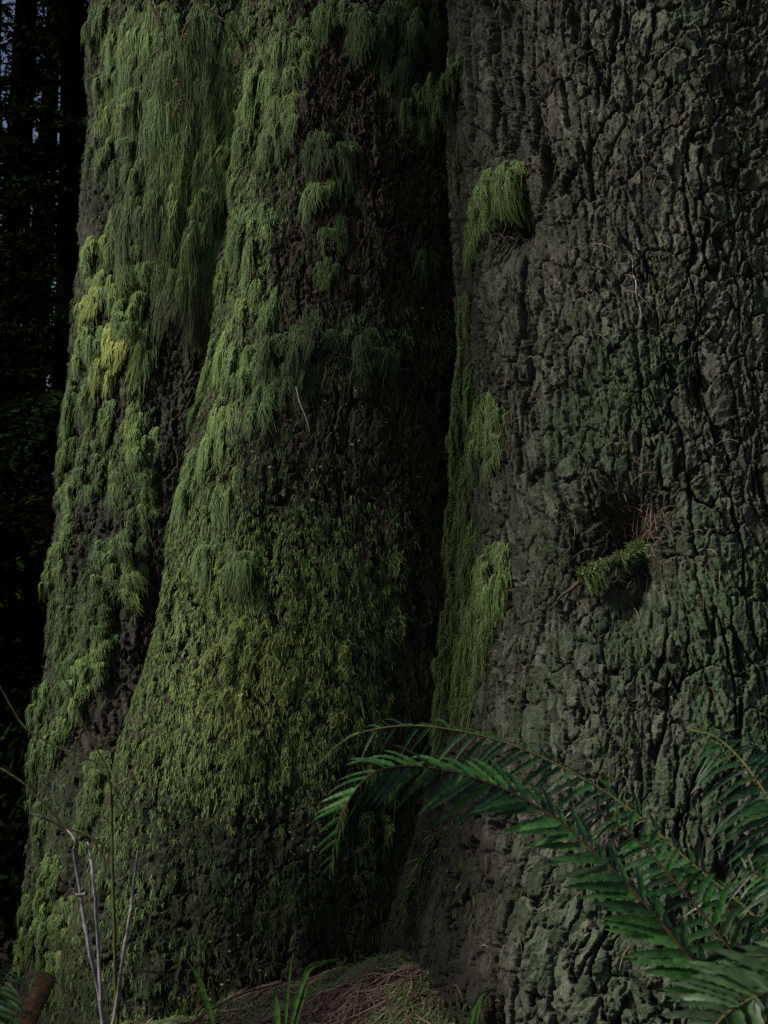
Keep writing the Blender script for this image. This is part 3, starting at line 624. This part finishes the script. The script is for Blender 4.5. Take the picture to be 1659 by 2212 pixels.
pC = [at(1860, 2080, 2.6), at(1760, 1900, 2.65), at(1690, 1770, 2.7), at(1620, 1665, 2.75), at(1570, 1610, 2.8), at(1530, 1585, 2.82), at(1492, 1578, 2.85)]
frond(fern2, pC, 44, env(.17), (-.9, -.2, -.35), (.8, .4, .25), fwd=(.25, .4), droop=(.35, .3), wid=.047, tone=.3, rmat=M_rachisg, curl=(-.1, 0), label='upright comb-like frond at the right edge')
pC2 = [at(1900, 2150, 2.5), at(1780, 2020, 2.5), at(1690, 1930, 2.52), at(1640, 1890, 2.55), at(1590, 1870, 2.56)]
frond(fern2, pC2, 26, env(.12), (-.6, -.3, -.7), (.4, .4, .7), fwd=(.4, .5), droop=(.3, .2), wid=.07, tone=.4)
fern3 = thing('sword_fern', at(1760, 2420, 1.9), 'pale green fern frond filling the bottom right corner', 'fern')
pD = [at(1860, 2040, 2.0), at(1740, 2110, 1.98), at(1640, 2150, 1.96), at(1570, 2190, 1.95), at(1530, 2240, 1.93), at(1500, 2300, 1.92)]
frond(fern3, pD, 40, env(.13), (-.2, -.3, -.9), (-.7, .4, .75), fwd=(.3, .7), droop=(.2, .2), wid=.075, mat=M_pale, tone=.5, rmat=M_rachisg)
fern4 = thing('sword_fern', at(-60, 2350, 3.2), 'small dark fern tip entering at the bottom left corner', 'fern')
frond(fern4, [at(-90, 2330, 3.2), at(-50, 2230, 3.2), at(-10, 2150, 3.2), at(15, 2110, 3.2), at(30, 2085, 3.2)], 24, env(.10), (.8, -.2, -.5), (-.7, -.2, .4), fwd=(.4, .4), wid=.08, tone=.4)
fern4_frond2 = frond(fern4, [at(-60, 2400, 3.1), at(-20, 2300, 3.1), at(10, 2240, 3.1), at(30, 2190, 3.1)], 20, env(.09), (.8, -.2, -.5), (-.7, -.2, .4), fwd=(.4, .4), wid=.08, tone=.8)

# ------------------------------------------------------------------ background conifers
def conifer(x, y, r, h, dens, label, seed, zlow=0., spread=2.6):
    t = thing('background_tree', (x, y, -.5), label, 'tree', 'conifers in the dark forest behind'); t_ = np.linspace(0, 1, 24)
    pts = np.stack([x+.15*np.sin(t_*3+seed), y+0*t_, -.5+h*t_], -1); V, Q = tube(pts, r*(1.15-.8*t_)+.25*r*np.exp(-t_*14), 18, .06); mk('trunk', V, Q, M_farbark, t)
    acc = Acc(); br = Acc(); nb = int(dens)
    for i in range(nb):
        z = zlow+(h-zlow)*.97*rng.random()**1.1; a = rng.random()*2*PI; L = spread*(1-.6*z/h)*(.6+.6*rng.random())
        d = np.array([math.cos(a), math.sin(a), 0]); s = np.linspace(0, 1, 12)[:, None]
        p = np.array([x, y, z])+d*L*s+np.array([0, 0, 1.])*(.15*L*s-.45*L*s*s); V, Q = tube(p, np.linspace(.03, .006, 12), 5); br.add(V, Q)
        n = 400; u = rng.random(n)**.7; c = np.array([x, y, z])+d*L*u[:, None]+np.array([0, 0, 1.])*(.15*L*u-.45*L*u*u)[:, None]
        sd = np.array([-d[1], d[0], 0]); wv = (rng.random(n)-.5)*.9*L*.45*(1.1-u)
        c = c+sd*wv[:, None]-np.array([0, 0, 1.])*(np.abs(wv)*.35+.10*rng.random(n))[:, None]
        l = .04+.07*rng.random(n); dd = nrm(d*.6+sd*np.sign(wv)[:, None]*.8+(rng.random((n, 3))-.5)*.9-np.array([0, 0, .4]))
        P = np.stack([c, c+dd*l[:, None]*.5, c+dd*l[:, None]], 1); S = nrm(np.cross(dd, rng.normal(size=(n, 3))))[:, None].repeat(3, 1)
        W = np.array([.008, .018, .004])[None]*(.6+.9*rng.random((n, 1))); V, Q = ribbons(P, W, S)
        acc.add(V, Q, np.repeat(np.stack([rng.random(n), .3+.6*rng.random(n)], -1), 6, 0))
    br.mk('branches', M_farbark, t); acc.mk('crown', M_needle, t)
n = 34000; r = rng.random; cx = -9+8.2*r(n); cy = 8.8+7*r(n); nr = np.arange(n) < 8000; cx = np.where(nr, -4.5+2.1*r(n), cx); cy = np.where(nr, 5.6+3.4*r(n), cy); cz = -.6+(1.5+.6*vn(cx*1.3, cy*1.3, 3))*r(n)**1.3
dd = nrm(rng.normal(size=(n, 3))+np.array([0, 0, .3])); c0 = np.stack([cx, cy, cz], -1); l = (.05+.09*r(n))[:, None]
P = np.stack([c0, c0+dd*l*.5, c0+dd*l], 1); S = nrm(np.cross(dd, rng.normal(size=(n, 3))))[:, None].repeat(3, 1); V, Q = ribbons(P, np.array([.006, .02, .004])[None]*(.6+.8*r((n, 1))), S)
mk('undergrowth', V, Q, M_needle, None, np.repeat(np.stack([r(n), .2+.5*r(n)], -1), 6, 0), label='dark leafy undergrowth on the forest floor behind the left tree', cat='undergrowth', kind='stuff')
def bgx(px, Y): return float(at(px, 1100, Y)[0])
conifer(bgx(115, 12), 12, .20, 13, 90, 'nearest dark conifer trunk seen against the sky gap at the left', 1, 2.6, 2.4)
conifer(bgx(-60, 15), 15, .3, 16, 80, 'dark conifer at the left frame edge with low sweeping boughs', 2, 0., 3)
conifer(bgx(30, 18), 18, .28, 18, 75, 'slim dark conifer standing between the two nearer ones', 3, 0., 3)
conifer(bgx(180, 21), 21, .3, 18, 75, 'dark conifer half hidden by the mossy left tree', 4, 0., 3.2)
conifer(bgx(60, 26), 26, .35, 20, 90, 'farthest dark conifer in front of the hillside', 5, 0., 4)
conifer(bgx(-150, 22), 22, .35, 20, 90, 'dark conifer beyond the left frame edge with boughs reaching in', 6, 0., 4)
conifer(bgx(130, 16), 16, .2, 6, 100, 'low young conifer filling the gap beside the left trunk', 7, 0., 1.8)
conifer(bgx(20, 11), 11, .12, 3.2, 90, 'bushy sapling in the dark at the lower left', 8, 0., 1.2)

for i, (x_, y_, l_) in enumerate([(4.2, 10.5, 'dark conifer standing behind the right tree'), (6.5, 13, 'dark conifer farther right behind the fern'), (3.0, 17, 'dark conifer deep in the forest behind the right tree'), (9, 18, 'far dark conifer at the right of the stand')]):
    conifer(x_, y_, .25, 16, 90, l_, 20+i, 0., 3)
# ------------------------------------------------------------------ light
SUN = nrm(np.array([-1., -.30, .85]))
w = bpy.data.worlds.new('World'); sc.world = w; w.use_nodes = True; nt = w.node_tree; bg = nt.nodes['Background']
sky = nt.nodes.new('ShaderNodeTexSky'); sky.sky_type = 'NISHITA'; sky.sun_disc = False
el = math.asin(SUN[2]); az = math.atan2(SUN[0], SUN[1])
sky.sun_elevation = el; sky.sun_rotation = az % (2*PI); sky.dust_density = 2.5; sky.air_density = 1.2
nt.links.new(sky.outputs[0], bg.inputs[0]); bg.inputs[1].default_value = .068
sl = bpy.data.lights.new('sun', 'SUN'); sl.energy = 4.9; sl.angle = math.radians(9); sl.color = (1, .95, .84)
so = bpy.data.objects.new('sun', sl); C.objects.link(so)
from mathutils import Vector
so.rotation_euler = Vector((-SUN).tolist()).to_track_quat('-Z', 'Y').to_euler(); so.location = (-6, -2, 8)
sc.view_settings.view_transform = 'Standard'; sc.view_settings.look = 'None'; sc.view_settings.exposure = 0
sc.cycles.use_denoising = False; sc.cycles.sample_clamp_indirect = .6; sc.cycles.sample_clamp_direct = 1.5
sc.cycles.max_bounces = 4; sc.cycles.diffuse_bounces = 2
